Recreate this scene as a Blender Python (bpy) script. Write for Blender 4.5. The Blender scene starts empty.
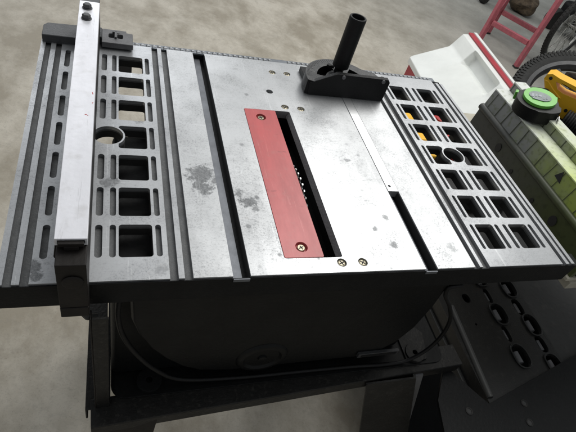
import bpy, bmesh, math, random
from mathutils import Vector, Matrix, Euler
from mathutils.geometry import tessellate_polygon
random.seed(7)
S = bpy.context.scene
K = 0.75          # every length below is in table units; one unit is 0.75 m
FZ = 1.15         # height of the saw table over the floor, in units

def W(x, y, z): return Vector((x*K, y*K, (z+FZ)*K))

# ---------------------------------------------------------------- camera
cam_data = bpy.data.cameras.new('camera'); cam = bpy.data.objects.new('camera', cam_data)
S.collection.objects.link(cam); S.camera = cam
cam_data.sensor_width = 36; cam_data.lens = 36*482.29/576
cam_data.clip_start = 0.02; cam_data.clip_end = 100
ax, ay, az = 0.76272, -0.25695, -0.23143
R = Matrix.Rotation(az, 4, 'Z') @ Matrix.Rotation(ay, 4, 'Y') @ Matrix.Rotation(ax, 4, 'X')
cam.matrix_world = Matrix.Translation(W(-0.38506, -0.43981, 0.63493)) @ R
S.render.resolution_x = 1024; S.render.resolution_y = 768

# ---------------------------------------------------------------- light
wd = bpy.data.worlds.new('World'); S.world = wd; wd.use_nodes = True
wd.node_tree.nodes['Background'].inputs[0].default_value = (0.93, 0.97, 1.0, 1)
wd.node_tree.nodes['Background'].inputs[1].default_value = 0.32
def area(name, loc, target, sx, sy, power, col):
    l = bpy.data.lights.new(name, 'AREA'); l.shape = 'RECTANGLE'; l.size = sx; l.size_y = sy
    l.energy = power; l.color = col
    o = bpy.data.objects.new(name, l); S.collection.objects.link(o)
    o.location = loc
    o.rotation_euler = (Vector(target)-Vector(loc)).to_track_quat('-Z', 'Y').to_euler()
    return o
area('door_light', (-0.8, 6.5, 3.4), (0.3, 0.6, 0.8), 4.0, 2.6, 110, (0.96, 0.98, 1.0))
area('ceiling_light', (1.3, 1.5, 3.3), (0.5, 0.6, 0.5), 1.6, 2.6, 78, (1.0, 0.99, 0.96))
S.view_settings.view_transform = 'Standard'; S.view_settings.look = 'None'
S.view_settings.exposure = 0.0; S.view_settings.gamma = 1
try: S.view_settings.use_curve_mapping = False
except Exception: pass

# ---------------------------------------------------------------- materials
def mat(name, col, rough=0.5, metal=0.0, vary=0.0, scale=20, bump=0.0, bscale=200, col2=None, lo=0.35, hi=0.65, spec=0.5, dust=0.0, stretch=(1,1,1)):
    m = bpy.data.materials.new(name); m.use_nodes = True
    nt = m.node_tree; b = nt.nodes['Principled BSDF']; N = nt.nodes.new; Lk = nt.links.new
    b.inputs['Roughness'].default_value = rough; b.inputs['Metallic'].default_value = metal
    b.inputs['Specular IOR Level'].default_value = spec
    tc = N('ShaderNodeTexCoord'); mp = N('ShaderNodeMapping'); mp.inputs['Scale'].default_value = stretch
    Lk(tc.outputs['Object'], mp.inputs['Vector'])
    c1 = tuple(col)+(1,); c2 = (tuple(col2) if col2 else tuple(max(0, c*(1-vary)) for c in col))+(1,)
    n = N('ShaderNodeTexNoise'); n.inputs['Scale'].default_value = scale; n.inputs['Detail'].default_value = 8; n.inputs['Roughness'].default_value = 0.65
    Lk(mp.outputs[0], n.inputs['Vector'])
    r = N('ShaderNodeMapRange'); r.inputs[1].default_value = lo; r.inputs[2].default_value = hi; Lk(n.outputs['Fac'], r.inputs[0])
    mx = N('ShaderNodeMix'); mx.data_type = 'RGBA'; mx.inputs[6].default_value = c1; mx.inputs[7].default_value = c2
    Lk(r.outputs[0], mx.inputs[0]); last = mx.outputs[2]
    if dust > 0:
        n2 = N('ShaderNodeTexNoise'); n2.inputs['Scale'].default_value = scale*7; n2.inputs['Detail'].default_value = 6
        Lk(tc.outputs['Object'], n2.inputs['Vector'])
        r2 = N('ShaderNodeMapRange'); r2.inputs[1].default_value = 0.56; r2.inputs[2].default_value = 0.75; r2.inputs[4].default_value = dust; Lk(n2.outputs['Fac'], r2.inputs[0])
        m2 = N('ShaderNodeMix'); m2.data_type = 'RGBA'; m2.inputs[7].default_value = (0.30, 0.28, 0.24, 1)
        Lk(r2.outputs[0], m2.inputs[0]); Lk(last, m2.inputs[6]); last = m2.outputs[2]
    Lk(last, b.inputs['Base Color'])
    rr = N('ShaderNodeMapRange'); rr.inputs[3].default_value = max(0.02, rough-0.09); rr.inputs[4].default_value = min(1, rough+0.09)
    Lk(n.outputs['Fac'], rr.inputs[0]); Lk(rr.outputs[0], b.inputs['Roughness'])
    if bump > 0:
        n3 = N('ShaderNodeTexNoise'); n3.inputs['Scale'].default_value = bscale; n3.inputs['Detail'].default_value = 4
        Lk(tc.outputs['Object'], n3.inputs['Vector'])
        bp = N('ShaderNodeBump'); bp.inputs['Strength'].default_value = bump; bp.inputs['Distance'].default_value = 0.002
        Lk(n3.outputs['Fac'], bp.inputs['Height']); Lk(bp.outputs[0], b.inputs['Normal'])
    return m

def worn_metal(name, base, spots):
    """machined casting: fine grain, specks of corrosion and a few named stains (x, y, radius, strength)"""
    m = bpy.data.materials.new(name); m.use_nodes = True
    nt = m.node_tree; b = nt.nodes['Principled BSDF']; N = nt.nodes.new; Lk = nt.links.new
    def mth(op, a, c=None):
        q = N('ShaderNodeMath'); q.operation = op
        for i, v in enumerate((a, c)):
            if v is None: continue
            if isinstance(v, (int, float)): q.inputs[i].default_value = v
            else: Lk(v, q.inputs[i])
        return q.outputs[0]
    tc = N('ShaderNodeTexCoord')
    def noise(s, d=6, st=(1,1,1), rough=0.6):
        mp = N('ShaderNodeMapping'); mp.inputs['Scale'].default_value = st; Lk(tc.outputs['Object'], mp.inputs[0])
        n = N('ShaderNodeTexNoise'); n.inputs['Scale'].default_value = s; n.inputs['Detail'].default_value = d; n.inputs['Roughness'].default_value = rough
        Lk(mp.outputs[0], n.inputs[0]); return n.outputs['Fac']
    def rng(v, a, c, o0=0, o1=1):
        r = N('ShaderNodeMapRange'); Lk(v, r.inputs[0]); r.inputs[1].default_value = a; r.inputs[2].default_value = c
        r.inputs[3].default_value = o0; r.inputs[4].default_value = o1; return r.outputs[0]
    big = noise(7, 6); mid = noise(38, 8, rough=0.75); fine = noise(160, 6, rough=0.7); brush = noise(30, 6, (1, 22, 1))
    tint = rng(big, 0.3, 0.7)
    m1 = N('ShaderNodeMix'); m1.data_type = 'RGBA'; Lk(tint, m1.inputs[0])
    m1.inputs[6].default_value = tuple(base)+(1,); m1.inputs[7].default_value = tuple(c*0.80 for c in base)+(1,)
    # specks: dense where the mid noise allows
    grit = noise(420, 5, rough=0.8); cloud = noise(14, 8, rough=0.7)
    sp = mth('MULTIPLY', rng(grit, 0.50, 0.70), rng(cloud, 0.38, 0.62, 0.15, 0.75))
    sp = mth('ADD', sp, mth('MULTIPLY', mth('MULTIPLY', rng(fine, 0.56, 0.72), rng(mid, 0.48, 0.62)), 0.45))
    sp = mth('ADD', sp, mth('MULTIPLY', rng(cloud, 0.5, 0.72), 0.22))
    sp = mth('ADD', sp, mth('MULTIPLY', rng(brush, 0.56, 0.75), 0.15))
    # dark freckles of rust
    vo = N('ShaderNodeTexVoronoi'); vo.inputs['Scale'].default_value = 26; Lk(tc.outputs['Object'], vo.inputs['Vector'])
    wob = mth('ADD', vo.outputs['Distance'], mth('MULTIPLY', mid, 0.28))
    fr = mth('MULTIPLY', rng(wob, 0.27, 0.20), rng(big, 0.40, 0.62, 0.0, 0.75))
    dirt = mth('MAXIMUM', sp, fr)
    sep = N('ShaderNodeSeparateXYZ'); Lk(tc.outputs['Object'], sep.inputs[0])
    for (x, y, r_, st) in spots:
        dx = mth('SUBTRACT', sep.outputs[0], x*K); dy = mth('SUBTRACT', sep.outputs[1], (y-.3)*K)
        d = mth('SQRT', mth('ADD', mth('MULTIPLY', dx, dx), mth('MULTIPLY', dy, dy)))
        d = mth('ADD', d, mth('MULTIPLY', mth('SUBTRACT', mid, 0.5), r_*K*2.6))
        d = mth('ADD', d, mth('MULTIPLY', mth('SUBTRACT', fine, 0.5), r_*K*3.0))
        dirt = mth('MAXIMUM', dirt, rng(d, r_*K*1.12, r_*K*0.62, 0, min(1, st*1.5)))
    gr = rng(grit, 0.35, 0.6, 0.55, 1.0)
    dirt = mth('MINIMUM', mth('MULTIPLY', dirt, gr), 1.0)
    m2 = N('ShaderNodeMix'); m2.data_type = 'RGBA'; Lk(dirt, m2.inputs[0]); Lk(m1.outputs[2], m2.inputs[6]); m2.inputs[7].default_value = (0.105, 0.11, 0.115, 1)
    Lk(m2.outputs[2], b.inputs['Base Color'])
    Lk(rng(dirt, 0, 1, 0.72, 0.35), b.inputs['Metallic'])
    m3 = N('ShaderNodeMix'); m3.data_type = 'RGBA'; Lk(mth('MULTIPLY', rng(noise(22, 8, rough=0.75), 0.60, 0.72), rng(big, 0.5, 0.66, 0, 0.45)), m3.inputs[0]); Lk(m2.outputs[2], m3.inputs[6]); m3.inputs[7].default_value = (0.30, 0.22, 0.13, 1)
    smear = noise(5, 5, (1.0, .35, 1), 0.6)
    scr = noise(9, 7, (14, .5, 1), 0.75); scr2 = noise(11, 7, (.7, 10, 1), 0.75)
    sc = mth('ADD', mth('MULTIPLY', rng(scr, 0.60, 0.64), 0.30), mth('MULTIPLY', rng(scr2, 0.62, 0.66), 0.22))
    m5 = N('ShaderNodeMix'); m5.data_type = 'RGBA'; Lk(sc, m5.inputs[0]); Lk(m3.outputs[2], m5.inputs[6]); m5.inputs[7].default_value = (0.78, 0.79, 0.80, 1); m3 = m5
    m4 = N('ShaderNodeMix'); m4.data_type = 'RGBA'; Lk(rng(smear, 0.42, 0.66, 0.0, 0.38), m4.inputs[0]); Lk(m3.outputs[2], m4.inputs[6]); m4.inputs[7].default_value = (0.25, 0.255, 0.26, 1)
    Lk(m4.outputs[2], b.inputs['Base Color'])
    Lk(mth('ADD', rng(smear, 0.35, 0.65, 0.34, 0.56), mth('MULTIPLY', dirt, 0.15)), b.inputs['Roughness'])
    bp = N('ShaderNodeBump'); bp.inputs['Strength'].default_value = 0.16; bp.inputs['Distance'].default_value = 0.0008
    Lk(mth('ADD', mth('MULTIPLY', fine, 0.6), brush), bp.inputs['Height']); Lk(bp.outputs[0], b.inputs['Normal'])
    return m

SPOTS = [(-.228,.237,.028,.75),(-.232,.203,.021,.72),(-.205,.222,.012,.6),(-.150,.168,.018,.7),(-.165,.190,.012,.6),(-.132,.180,.008,.6),(-.140,.150,.008,.5),(-.319,.017,.013,.35),(-.496,.030,.012,.75),(-.492,.012,.010,.7),
         (-.399,.208,.012,.6),(-.387,.214,.010,.6),(-.398,.652,.014,.5),(-.338,.394,.012,.5),(.10,.30,.008,.4),(.12,.06,.008,.5),(.095,.10,.006,.5),(.25,.05,.012,.3),(.13,.13,.007,.45),(-.04,.55,.006,.2)]
M = {}
M['table'] = worn_metal('machined_casting', (0.57, 0.58, 0.59), SPOTS)
M['wing'] = worn_metal('wing_casting', (0.45, 0.46, 0.475), SPOTS)
M['ground'] = mat('grey_casting', (0.11,0.113,0.115), 0.6, 0.2, 0.25, 60, 0.3, 300, dust=0.25)
M['slotmetal'] = mat('slot_metal', (0.19,0.20,0.22), 0.5, 0.5, 0.3, 30, 0.08, 300)
M['recess_shade'] = mat('shaded_recess', (0.018,0.018,0.018), 0.8, 0, 0.4, 40)  # near-black colour stands in for the shade inside recesses
M['black'] = mat('black_paint', (0.0055,0.006,0.0065), 0.6, 0, 0.4, 25, 0.25, 260, spec=0.22, dust=0.012)
M['cab'] = mat('black_cabinet_paint', (0.0040,0.0045,0.0048), 0.48, 0, 0.4, 18, 0.2, 150, dust=0.012, spec=0.22)
M['stand'] = mat('dusty_black_steel', (0.012,0.0115,0.0105), 0.5, 0, 0.5, 22, 0.3, 200, dust=0.08, spec=0.3)
M['brown'] = mat('brown_black_steel', (0.012,0.0095,0.008), 0.6, 0, 0.4, 30, 0.2, 200, spec=0.3)
M['plastic'] = mat('black_plastic', (0.0055,0.0055,0.006), 0.5, 0, 0.3, 30, 0.3, 400, spec=0.28)
M['headtop'] = mat('worn_black_plastic', (0.055,0.056,0.058), 0.5, 0, 0.5, 60, 0.3, 300, dust=0.4)
M['red'] = mat('red_insert', (0.58,0.115,0.115), 0.36, 0, 0.22, 10, 0.05, 120, stretch=(4,1,1), spec=0.5, dust=0.12)
M['fence'] = mat('fence_aluminium', (0.80,0.80,0.84), 0.42, 0.25, 0.14, 9, 0.1, 150, dust=0.22, stretch=(3,1,1))
M['cap'] = mat('dark_grey_cap', (0.060,0.062,0.066), 0.55, 0, 0.25, 40, 0.3, 300)
M['capgrey'] = mat('grey_cap', (0.13,0.13,0.135), 0.6, 0, 0.25, 40, 0.3, 300)
M['steel'] = mat('steel', (0.62,0.62,0.61), 0.32, 1.0, 0.25, 60, 0.1, 300, dust=0.15)
M['brass'] = mat('yellowed_screw', (0.42,0.38,0.28), 0.38, 0.9, 0.5, 200)
M['bar'] = mat('bar_steel', (0.80,0.81,0.82), 0.33, 0.8, 0.12, 20, 0.05, 200, dust=0.08)
M['rule'] = mat('rule_metal', (0.20,0.215,0.235), 0.45, 0.5, 0.35, 60, 0.2, 200)
M['white'] = mat('white_mark', (0.45,0.46,0.47), 0.5, 0, 0.15, 80)
M['dark'] = mat('dark_mark', (0.02,0.02,0.02), 0.6)
M['labelgrey'] = mat('grey_label', (0.045,0.046,0.048), 0.4, 0, 0.3, 50)
M['coolw'] = mat('white_cooler_plastic', (0.80,0.82,0.79), 0.38, 0, 0.10, 9, 0.1, 60)
M['coolr'] = mat('red_cooler_plastic', (0.42,0.030,0.045), 0.4, 0, 0.2, 10)
M['rstand'] = mat('red_stand_paint', (0.50,0.125,0.155), 0.5, 0, 0.30, 30, 0.2, 200, dust=0.15)
M['rubber'] = mat('rubber', (0.022,0.022,0.021), 0.75, 0, 0.3, 40, 0.4, 200, dust=0.12)
M['rim'] = mat('alloy_rim', (0.50,0.50,0.47), 0.35, 0.8, 0.35, 30)
M['lime'] = mat('lime_green_plastic', (0.15,0.50,0.07), 0.40, 0, 0.08, 20)
M['yellow'] = mat('yellow_tool_plastic', (0.95,0.52,0.022), 0.42, 0, 0.10, 15, 0.1, 200)
M['oval'] = mat('grey_print', (0.12,0.17,0.16), 0.35, 0, 0.3, 60)
M['bead'] = mat('beige_trim', (0.50,0.47,0.38), 0.6, 0, 0.3, 20)
M['panel'] = mat('grey_shelf', (0.040,0.040,0.038), 0.55, 0, 0.3, 7, 0.2, 100, dust=0.06)
M['case'] = mat('moulded_case_plastic', (0.015,0.015,0.0145), 0.36, 0, 0.3, 12, 0.12, 300, dust=0.05)
M['log'] = mat('brown_bark', (0.13,0.095,0.06), 0.85, 0, 0.7, 30, 0.8, 60)
M['canred'] = mat('red_can', (0.45,0.03,0.03), 0.4, 0, 0.2, 20)
M['drawer'] = mat('dark_liner', (0.028,0.028,0.028), 0.7, 0, 0.3, 20)

def chest_mat(name, a, g, rough=0.45):
    """grey plastic with green-yellow grime getting thicker towards the near end of the chest"""
    m = bpy.data.materials.new(name); m.use_nodes = True
    nt = m.node_tree; b = nt.nodes['Principled BSDF']; N = nt.nodes.new; Lk = nt.links.new
    tc = N('ShaderNodeTexCoord'); sep = N('ShaderNodeSeparateXYZ'); Lk(tc.outputs['Object'], sep.inputs[0])
    n = N('ShaderNodeTexNoise'); n.inputs['Scale'].default_value = 14; n.inputs['Detail'].default_value = 8; n.inputs['Roughness'].default_value = 0.7
    Lk(tc.outputs['Object'], n.inputs[0])
    ad = N('ShaderNodeMath'); ad.operation = 'MULTIPLY_ADD'; Lk(n.outputs['Fac'], ad.inputs[0]); ad.inputs[1].default_value = 0.34; Lk(sep.outputs[1], ad.inputs[2])
    r = N('ShaderNodeMapRange'); Lk(ad.outputs[0], r.inputs[0]); r.inputs[1].default_value = 0.27; r.inputs[2].default_value = 0.07
    mx = N('ShaderNodeMix'); mx.data_type = 'RGBA'; Lk(r.outputs[0], mx.inputs[0]); mx.inputs[6].default_value = tuple(a)+(1,); mx.inputs[7].default_value = tuple(g)+(1,)
    n2 = N('ShaderNodeTexNoise'); n2.inputs['Scale'].default_value = 90; n2.inputs['Detail'].default_value = 8; Lk(tc.outputs['Object'], n2.inputs[0])
    r2 = N('ShaderNodeMapRange'); Lk(n2.outputs['Fac'], r2.inputs[0]); r2.inputs[1].default_value = 0.52; r2.inputs[2].default_value = 0.72; r2.inputs[4].default_value = 0.55
    m2 = N('ShaderNodeMix'); m2.data_type = 'RGBA'; Lk(r2.outputs[0], m2.inputs[0]); Lk(mx.outputs[2], m2.inputs[6]); m2.inputs[7].default_value = (g[0]*.35, g[1]*.35, g[2]*.4, 1)
    Lk(m2.outputs[2], b.inputs['Base Color']); b.inputs['Roughness'].default_value = rough
    return m
M['chest'] = chest_mat('grey_green_chest', (0.25,0.255,0.245), (0.29,0.36,0.065))  # walls darkened in the colour for weaker light on upright sides
M['chestlow'] = chest_mat('dark_grey_chest', (0.060,0.062,0.056), (0.062,0.076,0.026))
M['ledge'] = chest_mat('pale_ledge', (0.68,0.70,0.66), (0.60,0.70,0.24), 0.5)  # paler than the walls: light from above put into the colour
M['seam'] = mat('dirty_seam', (0.05,0.055,0.03), 0.8)

def floor_mat():
    m = bpy.data.materials.new('concrete'); m.use_nodes = True
    nt = m.node_tree; b = nt.nodes['Principled BSDF']; N = nt.nodes.new; Lk = nt.links.new
    tc = N('ShaderNodeTexCoord')
    def noise(s, d, rough, st=(1,1,1), dist=0):
        mp = N('ShaderNodeMapping'); mp.inputs['Scale'].default_value = st; mp.inputs['Rotation'].default_value = (0,0,0.5); Lk(tc.outputs['Object'], mp.inputs[0])
        n = N('ShaderNodeTexNoise'); n.inputs['Scale'].default_value = s; n.inputs['Detail'].default_value = d; n.inputs['Roughness'].default_value = rough; n.inputs['Distortion'].default_value = dist
        Lk(mp.outputs[0], n.inputs[0]); return n.outputs['Fac']
    def mix(f, a, c):
        x = N('ShaderNodeMix'); x.data_type = 'RGBA'; Lk(f, x.inputs[0])
        for i, v in ((6, a), (7, c)):
            if isinstance(v, tuple): x.inputs[i].default_value = v+(1,)
            else: Lk(v, x.inputs[i])
        return x.outputs[2]
    def rng(v, a, c, o1=1):
        r = N('ShaderNodeMapRange'); Lk(v, r.inputs[0]); r.inputs[1].default_value = a; r.inputs[2].default_value = c; r.inputs[4].default_value = o1; return r.outputs[0]
    sep = N('ShaderNodeSeparateXYZ'); Lk(tc.outputs['Object'], sep.inputs[0])
    warm = mix(rng(noise(3.4, 9, 0.66, (1,.75,1), 0.1), 0.40, 0.60), (0.52,0.48,0.405), (0.31,0.275,0.215))
    cool = mix(rng(noise(2.2, 8, 0.6, (1,1,1), 0.1), 0.36, 0.66), (0.42,0.42,0.385), (0.26,0.26,0.235))
    c = mix(rng(sep.outputs[0], 1.0, 2.9), warm, cool)
    c = mix(rng(noise(9, 8, 0.7, (1,1,1), 0.1), 0.56, 0.75, 0.45), c, (0.20,0.17,0.13))
    c = mix(rng(noise(5, 8, 0.7, (1,.8,1), 0.1), 0.54, 0.74, 0.30), c, (0.66,0.63,0.56))
    c = mix(rng(noise(45, 8, 0.8), 0.5, 0.72, 0.45), c, (0.25,0.23,0.20))
    c = mix(rng(noise(170, 5, 0.8), 0.55, 0.68, 0.40), c, (0.16,0.145,0.12))
    c = mix(rng(noise(16, 10, 0.85), 0.62, 0.66, 0.40), c, (0.15,0.13,0.10))
    Lk(c, b.inputs['Base Color'])
    Lk(rng(noise(6, 6, 0.6), 0.3, 0.7, 0.7), b.inputs['Roughness'])
    b.inputs['Specular IOR Level'].default_value = 0.35
    bp = N('ShaderNodeBump'); bp.inputs['Strength'].default_value = 0.25; bp.inputs['Distance'].default_value = 0.004
    Lk(noise(35, 8, 0.7), bp.inputs['Height']); Lk(bp.outputs[0], b.inputs['Normal'])
    for l in list(nt.links):
        if l.to_socket == b.inputs['Roughness']: nt.links.remove(l)
    b.inputs['Roughness'].default_value = 0.62
    return m
M['floor'] = floor_mat()

# ---------------------------------------------------------------- mesh helpers (units in, metres out)
class MB:
    def __init__(s): s.v = []; s.f = []; s.m = []
    def add(s, vs, fs, mi=0, T=None):
        b = len(s.v)
        for v in vs:
            v = Vector(v)
            s.v.append(T @ v if T else v)
        for f in fs: s.f.append(tuple(i+b for i in f)); s.m.append(mi)
        return s
    def box(s, x0, x1, y0, y1, z0, z1, mi=0, T=None):
        vs = [(x0,y0,z0),(x1,y0,z0),(x1,y1,z0),(x0,y1,z0),(x0,y0,z1),(x1,y0,z1),(x1,y1,z1),(x0,y1,z1)]
        return s.add(vs, [(3,2,1,0),(4,5,6,7),(0,1,5,4),(1,2,6,5),(2,3,7,6),(3,0,4,7)], mi, T)
    def bar(s, a, b, w, h=None, mi=0):
        a, b = Vector(a), Vector(b); h = h or w; d = (b-a).normalized()
        up = Vector((0,0,1)) if abs(d.z) < 0.9 else Vector((0,1,0))
        x = d.cross(up).normalized(); y = x.cross(d)
        vs = [p+x*i*w/2+y*j*h/2 for p in (a,b) for i,j in ((-1,-1),(1,-1),(1,1),(-1,1))]
        return s.add(vs, [(3,2,1,0),(4,5,6,7),(0,1,5,4),(1,2,6,5),(2,3,7,6),(3,0,4,7)], mi)
    def plate(s, outer, holes, z0, z1, mi=0, mside=None, T=None):
        """flat plate between z0 and z1 with holes; outlines are lists of (x, y)"""
        def area2(p): return sum(p[i][0]*p[(i+1)%len(p)][1]-p[(i+1)%len(p)][0]*p[i][1] for i in range(len(p)))
        outer = outer if area2(outer) > 0 else outer[::-1]
        holes = [h if area2(h) < 0 else h[::-1] for h in holes]
        loops = [outer]+holes; flat = [p for l in loops for p in l]
        tris = tessellate_polygon([[Vector((p[0],p[1],0)) for p in l] for l in loops])
        n = len(flat); vs = [(p[0],p[1],z1) for p in flat]+[(p[0],p[1],z0) for p in flat]
        fs = []
        for a,b,c in tris:
            A = (flat[b][0]-flat[a][0])*(flat[c][1]-flat[a][1])-(flat[c][0]-flat[a][0])*(flat[b][1]-flat[a][1])
            if abs(A) < 1e-12: continue
            if A < 0: a,b,c = a,c,b
            fs.append((a,b,c)); fs.append((c+n,b+n,a+n))
        s.add(vs, fs, mi, T)
        k = len(s.v)-2*n; o = 0
        for l in loops:
            m_ = len(l)
            for i in range(m_):
                a = o+i; b = o+(i+1)%m_
                s.f.append((k+a+n, k+b+n, k+b, k+a)); s.m.append(mi if mside is None else mside)
            o += m_
        return s
    def lathe(s, prof, seg=32, mi=0, T=None, cap=True):
        """prof: list of (r, z)"""
        vs = []; fs = []
        for r,z in prof:
            for k in range(seg):
                a = 2*math.pi*k/seg; vs.append((r*math.cos(a), r*math.sin(a), z))
        for i in range(len(prof)-1):
            for k in range(seg):
                k2 = (k+1)%seg; fs.append((i*seg+k, i*seg+k2, (i+1)*seg+k2, (i+1)*seg+k))
        if cap:
            fs.append(tuple(range(seg))[::-1]); fs.append(tuple((len(prof)-1)*seg+k for k in range(seg)))
        return s.add(vs, fs, mi, T)
    def tube(s, pts, r, seg=10, mi=0, closed=False):
        pts = [Vector(p) for p in pts]; n = len(pts); vs = []; fs = []
        prev = None
        for i,p in enumerate(pts):
            d = (pts[(i+1)%n] if (closed or i < n-1) else p)-(pts[i-1] if (closed or i > 0) else p)
            d.normalize()
            if prev is None:
                u = d.orthogonal().normalized()
            else:
                u = (prev-d*prev.dot(d)).normalized()
            prev = u; w = d.cross(u)
            for k in range(seg):
                a = 2*math.pi*k/seg; vs.append(p+(u*math.cos(a)+w*math.sin(a))*r)
        for i in range(n if closed else n-1):
            j = (i+1)%n
            for k in range(seg):
                k2 = (k+1)%seg; fs.append((i*seg+k, i*seg+k2, j*seg+k2, j*seg+k))
        if not closed:
            fs.append(tuple(range(seg))[::-1]); fs.append(tuple((n-1)*seg+k for k in range(seg)))
        return s.add(vs, fs, mi)
    def sweep(s, prof, path, mi=0):
        """closed profile (list of 2-tuples) joined along stations: path = list of functions(p)->Vector"""
        n = len(prof); vs = [f(p) for f in path for p in prof]; fs = []
        for i in range(len(path)-1):
            for k in range(n):
                k2 = (k+1)%n; fs.append((i*n+k, i*n+k2, (i+1)*n+k2, (i+1)*n+k))
        fs.append(tuple(range(n))[::-1]); fs.append(tuple((len(path)-1)*n+k for k in range(n)))
        return s.add(vs, fs, mi)
    def build(s, name, mats, parent=None, bevel=0, seg=2, org=None, kind=None, sharp=38):
        if not isinstance(mats, (list, tuple)): mats = [mats]
        if parent is not None: org = Vector(parent['org'])
        elif org is None:
            xs = [v.x for v in s.v]; ys = [v.y for v in s.v]; zs = [v.z for v in s.v]
            org = Vector(((min(xs)+max(xs))/2, (min(ys)+max(ys))/2, min(zs)))
        org = Vector(org)
        me = bpy.data.meshes.new(name)
        me.from_pydata([tuple((v-org)*K) for v in s.v], [], s.f)
        for i, p in enumerate(me.polygons): p.material_index = s.m[i]
        for m in mats: me.materials.append(m)
        bm = bmesh.new(); bm.from_mesh(me)
        bmesh.ops.remove_doubles(bm, verts=bm.verts, dist=1e-6)
        bmesh.ops.recalc_face_normals(bm, faces=bm.faces)
        for f in bm.faces: f.smooth = True
        for e in bm.edges:
            if len(e.link_faces) != 2 or e.calc_face_angle(0) > math.radians(sharp): e.smooth = False
        bm.to_mesh(me); bm.free()
        o = bpy.data.objects.new(name, me); S.collection.objects.link(o)
        if parent is not None: o.parent = parent
        else: o.location = W(*org)
        o['org'] = list(org)
        if bevel:
            b = o.modifiers.new('bevel', 'BEVEL'); b.width = bevel*K; b.segments = seg; b.limit_method = 'ANGLE'; b.angle_limit = math.radians(35); b.harden_normals = True
        if kind: o['kind'] = kind
        return o

def thing(name, label, cat, org, group=None):
    o = bpy.data.objects.new(name, None); S.collection.objects.link(o); o.location = W(*org); o.empty_display_size = 0.05
    o['org'] = list(org); o['label'] = label; o['category'] = cat
    if group: o['group'] = group
    return o
def tag(o, label, cat, group=None):
    o['label'] = label; o['category'] = cat
    if group: o['group'] = group
    return o
def copy_part(o, d=(0,0,0), parent=None):
    c = o.copy(); S.collection.objects.link(c); c.parent = parent or o.parent
    c.location = Vector(o.location)+Vector(d)*K
    for ch in list(o.children):
        copy_part(ch, (0,0,0), c)
    return c

def rrect(x0, x1, y0, y1, r, n=5):
    pts = []
    for cx, cy, a0 in ((x1-r,y0+r,-90),(x1-r,y1-r,0),(x0+r,y1-r,90),(x0+r,y0+r,180)):
        for k in range(n+1):
            a = math.radians(a0+90*k/n); pts.append((cx+r*math.cos(a), cy+r*math.sin(a)))
    return pts
def circle(cx, cy, r, n=40): return [(cx+r*math.cos(2*math.pi*k/n), cy+r*math.sin(2*math.pi*k/n)) for k in range(n)]
def dense(p, d=0.002):
    out = []
    for i in range(len(p)):
        a, b = p[i], p[(i+1)%len(p)]; L = math.dist(a, b); n = max(1, int(L/d))
        for k in range(n): out.append((a[0]+(b[0]-a[0])*k/n, a[1]+(b[1]-a[1])*k/n))
    return out
def push_out(p, cx, cy, r):
    out = []
    for x, y in dense(p):
        d = math.hypot(x-cx, y-cy)
        if d < r: x, y = cx+(x-cx)/d*r, cy+(y-cy)/d*r
        out.append((x, y))
    return out

# ================================================================= SETTING
fl = MB(); fl.box(-7, 15, -6, 17, -1.20, -1.15); fl.build('floor', M['floor'], org=(0,0,-1.15), kind='structure')

# ================================================================= TABLE SAW
D = 0.686
saw = thing('table_saw', 'black table saw with worn bright metal top, red throat insert and slotted extension wings', 'table saw', (0,0.3,-0.37))
SO = (0,0.3,-0.37)
# --- centre table: two miter slots and a blade opening
def band(mb, x0, x1, y0, y1, z0, z1, mi=0): mb.box(x0, x1, y0, y1, z0, z1, mi)
ct = MB()
X0, X1 = -0.2681, 0.2812
HM = [(-.0045,.6335),(.0363,.6335),(-.0036,.4840),(.0368,.4815),(-.0023,.0212),(.0399,.0208)]
op = rrect(-.1085, .0030, .0335, .4660, .004, 3)
band(ct, X0, -.2040, 0, D, -.0200, 0)
mid_holes = [op]+[circle(x, y, .0092, 20) for x, y in HM]+[circle(-.0301,.5436,.0085,20)]
ct.plate([(-.1746,0),(.1667,0),(.1667,D),(-.1746,D)], mid_holes, -.0200, 0)
band(ct, .1932, X1, 0, D, -.0200, 0)
ct.box(-.2040, -.1846, .0, D, -.0210, -.0172, 1); ct.box(-.1845, -.1747, .0, D, -.034, -.030, 3); ct.box(-.1755,-.1748,.001,D,-.0298,-.0030,3); ct.box(-.2035,-.1755,-.0046,-.0026,-.010,-.0031,1)  # black strip and lining paint in the shade under the right lip
ct.box(.1667, .1842, .0, D, -.0210, -.0172, 1); ct.box(.1843, .1931, .0, D, -.034, -.030, 3); ct.box(.1923,.1930,.001,.2054,-.0298,-.0030,3); ct.box(.1672,.1925,-.0046,-.0026,-.010,-.0031,1)  # black strip and lining again stand for the shaded slot wall
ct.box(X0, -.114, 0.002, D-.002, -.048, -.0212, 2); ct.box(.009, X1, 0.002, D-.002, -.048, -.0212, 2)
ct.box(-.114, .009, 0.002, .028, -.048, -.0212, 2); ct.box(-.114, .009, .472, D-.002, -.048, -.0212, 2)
tb = ct.build('table_top', [M['table'], M['slotmetal'], M['black'], M['recess_shade']], saw, bevel=.0009)

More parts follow.
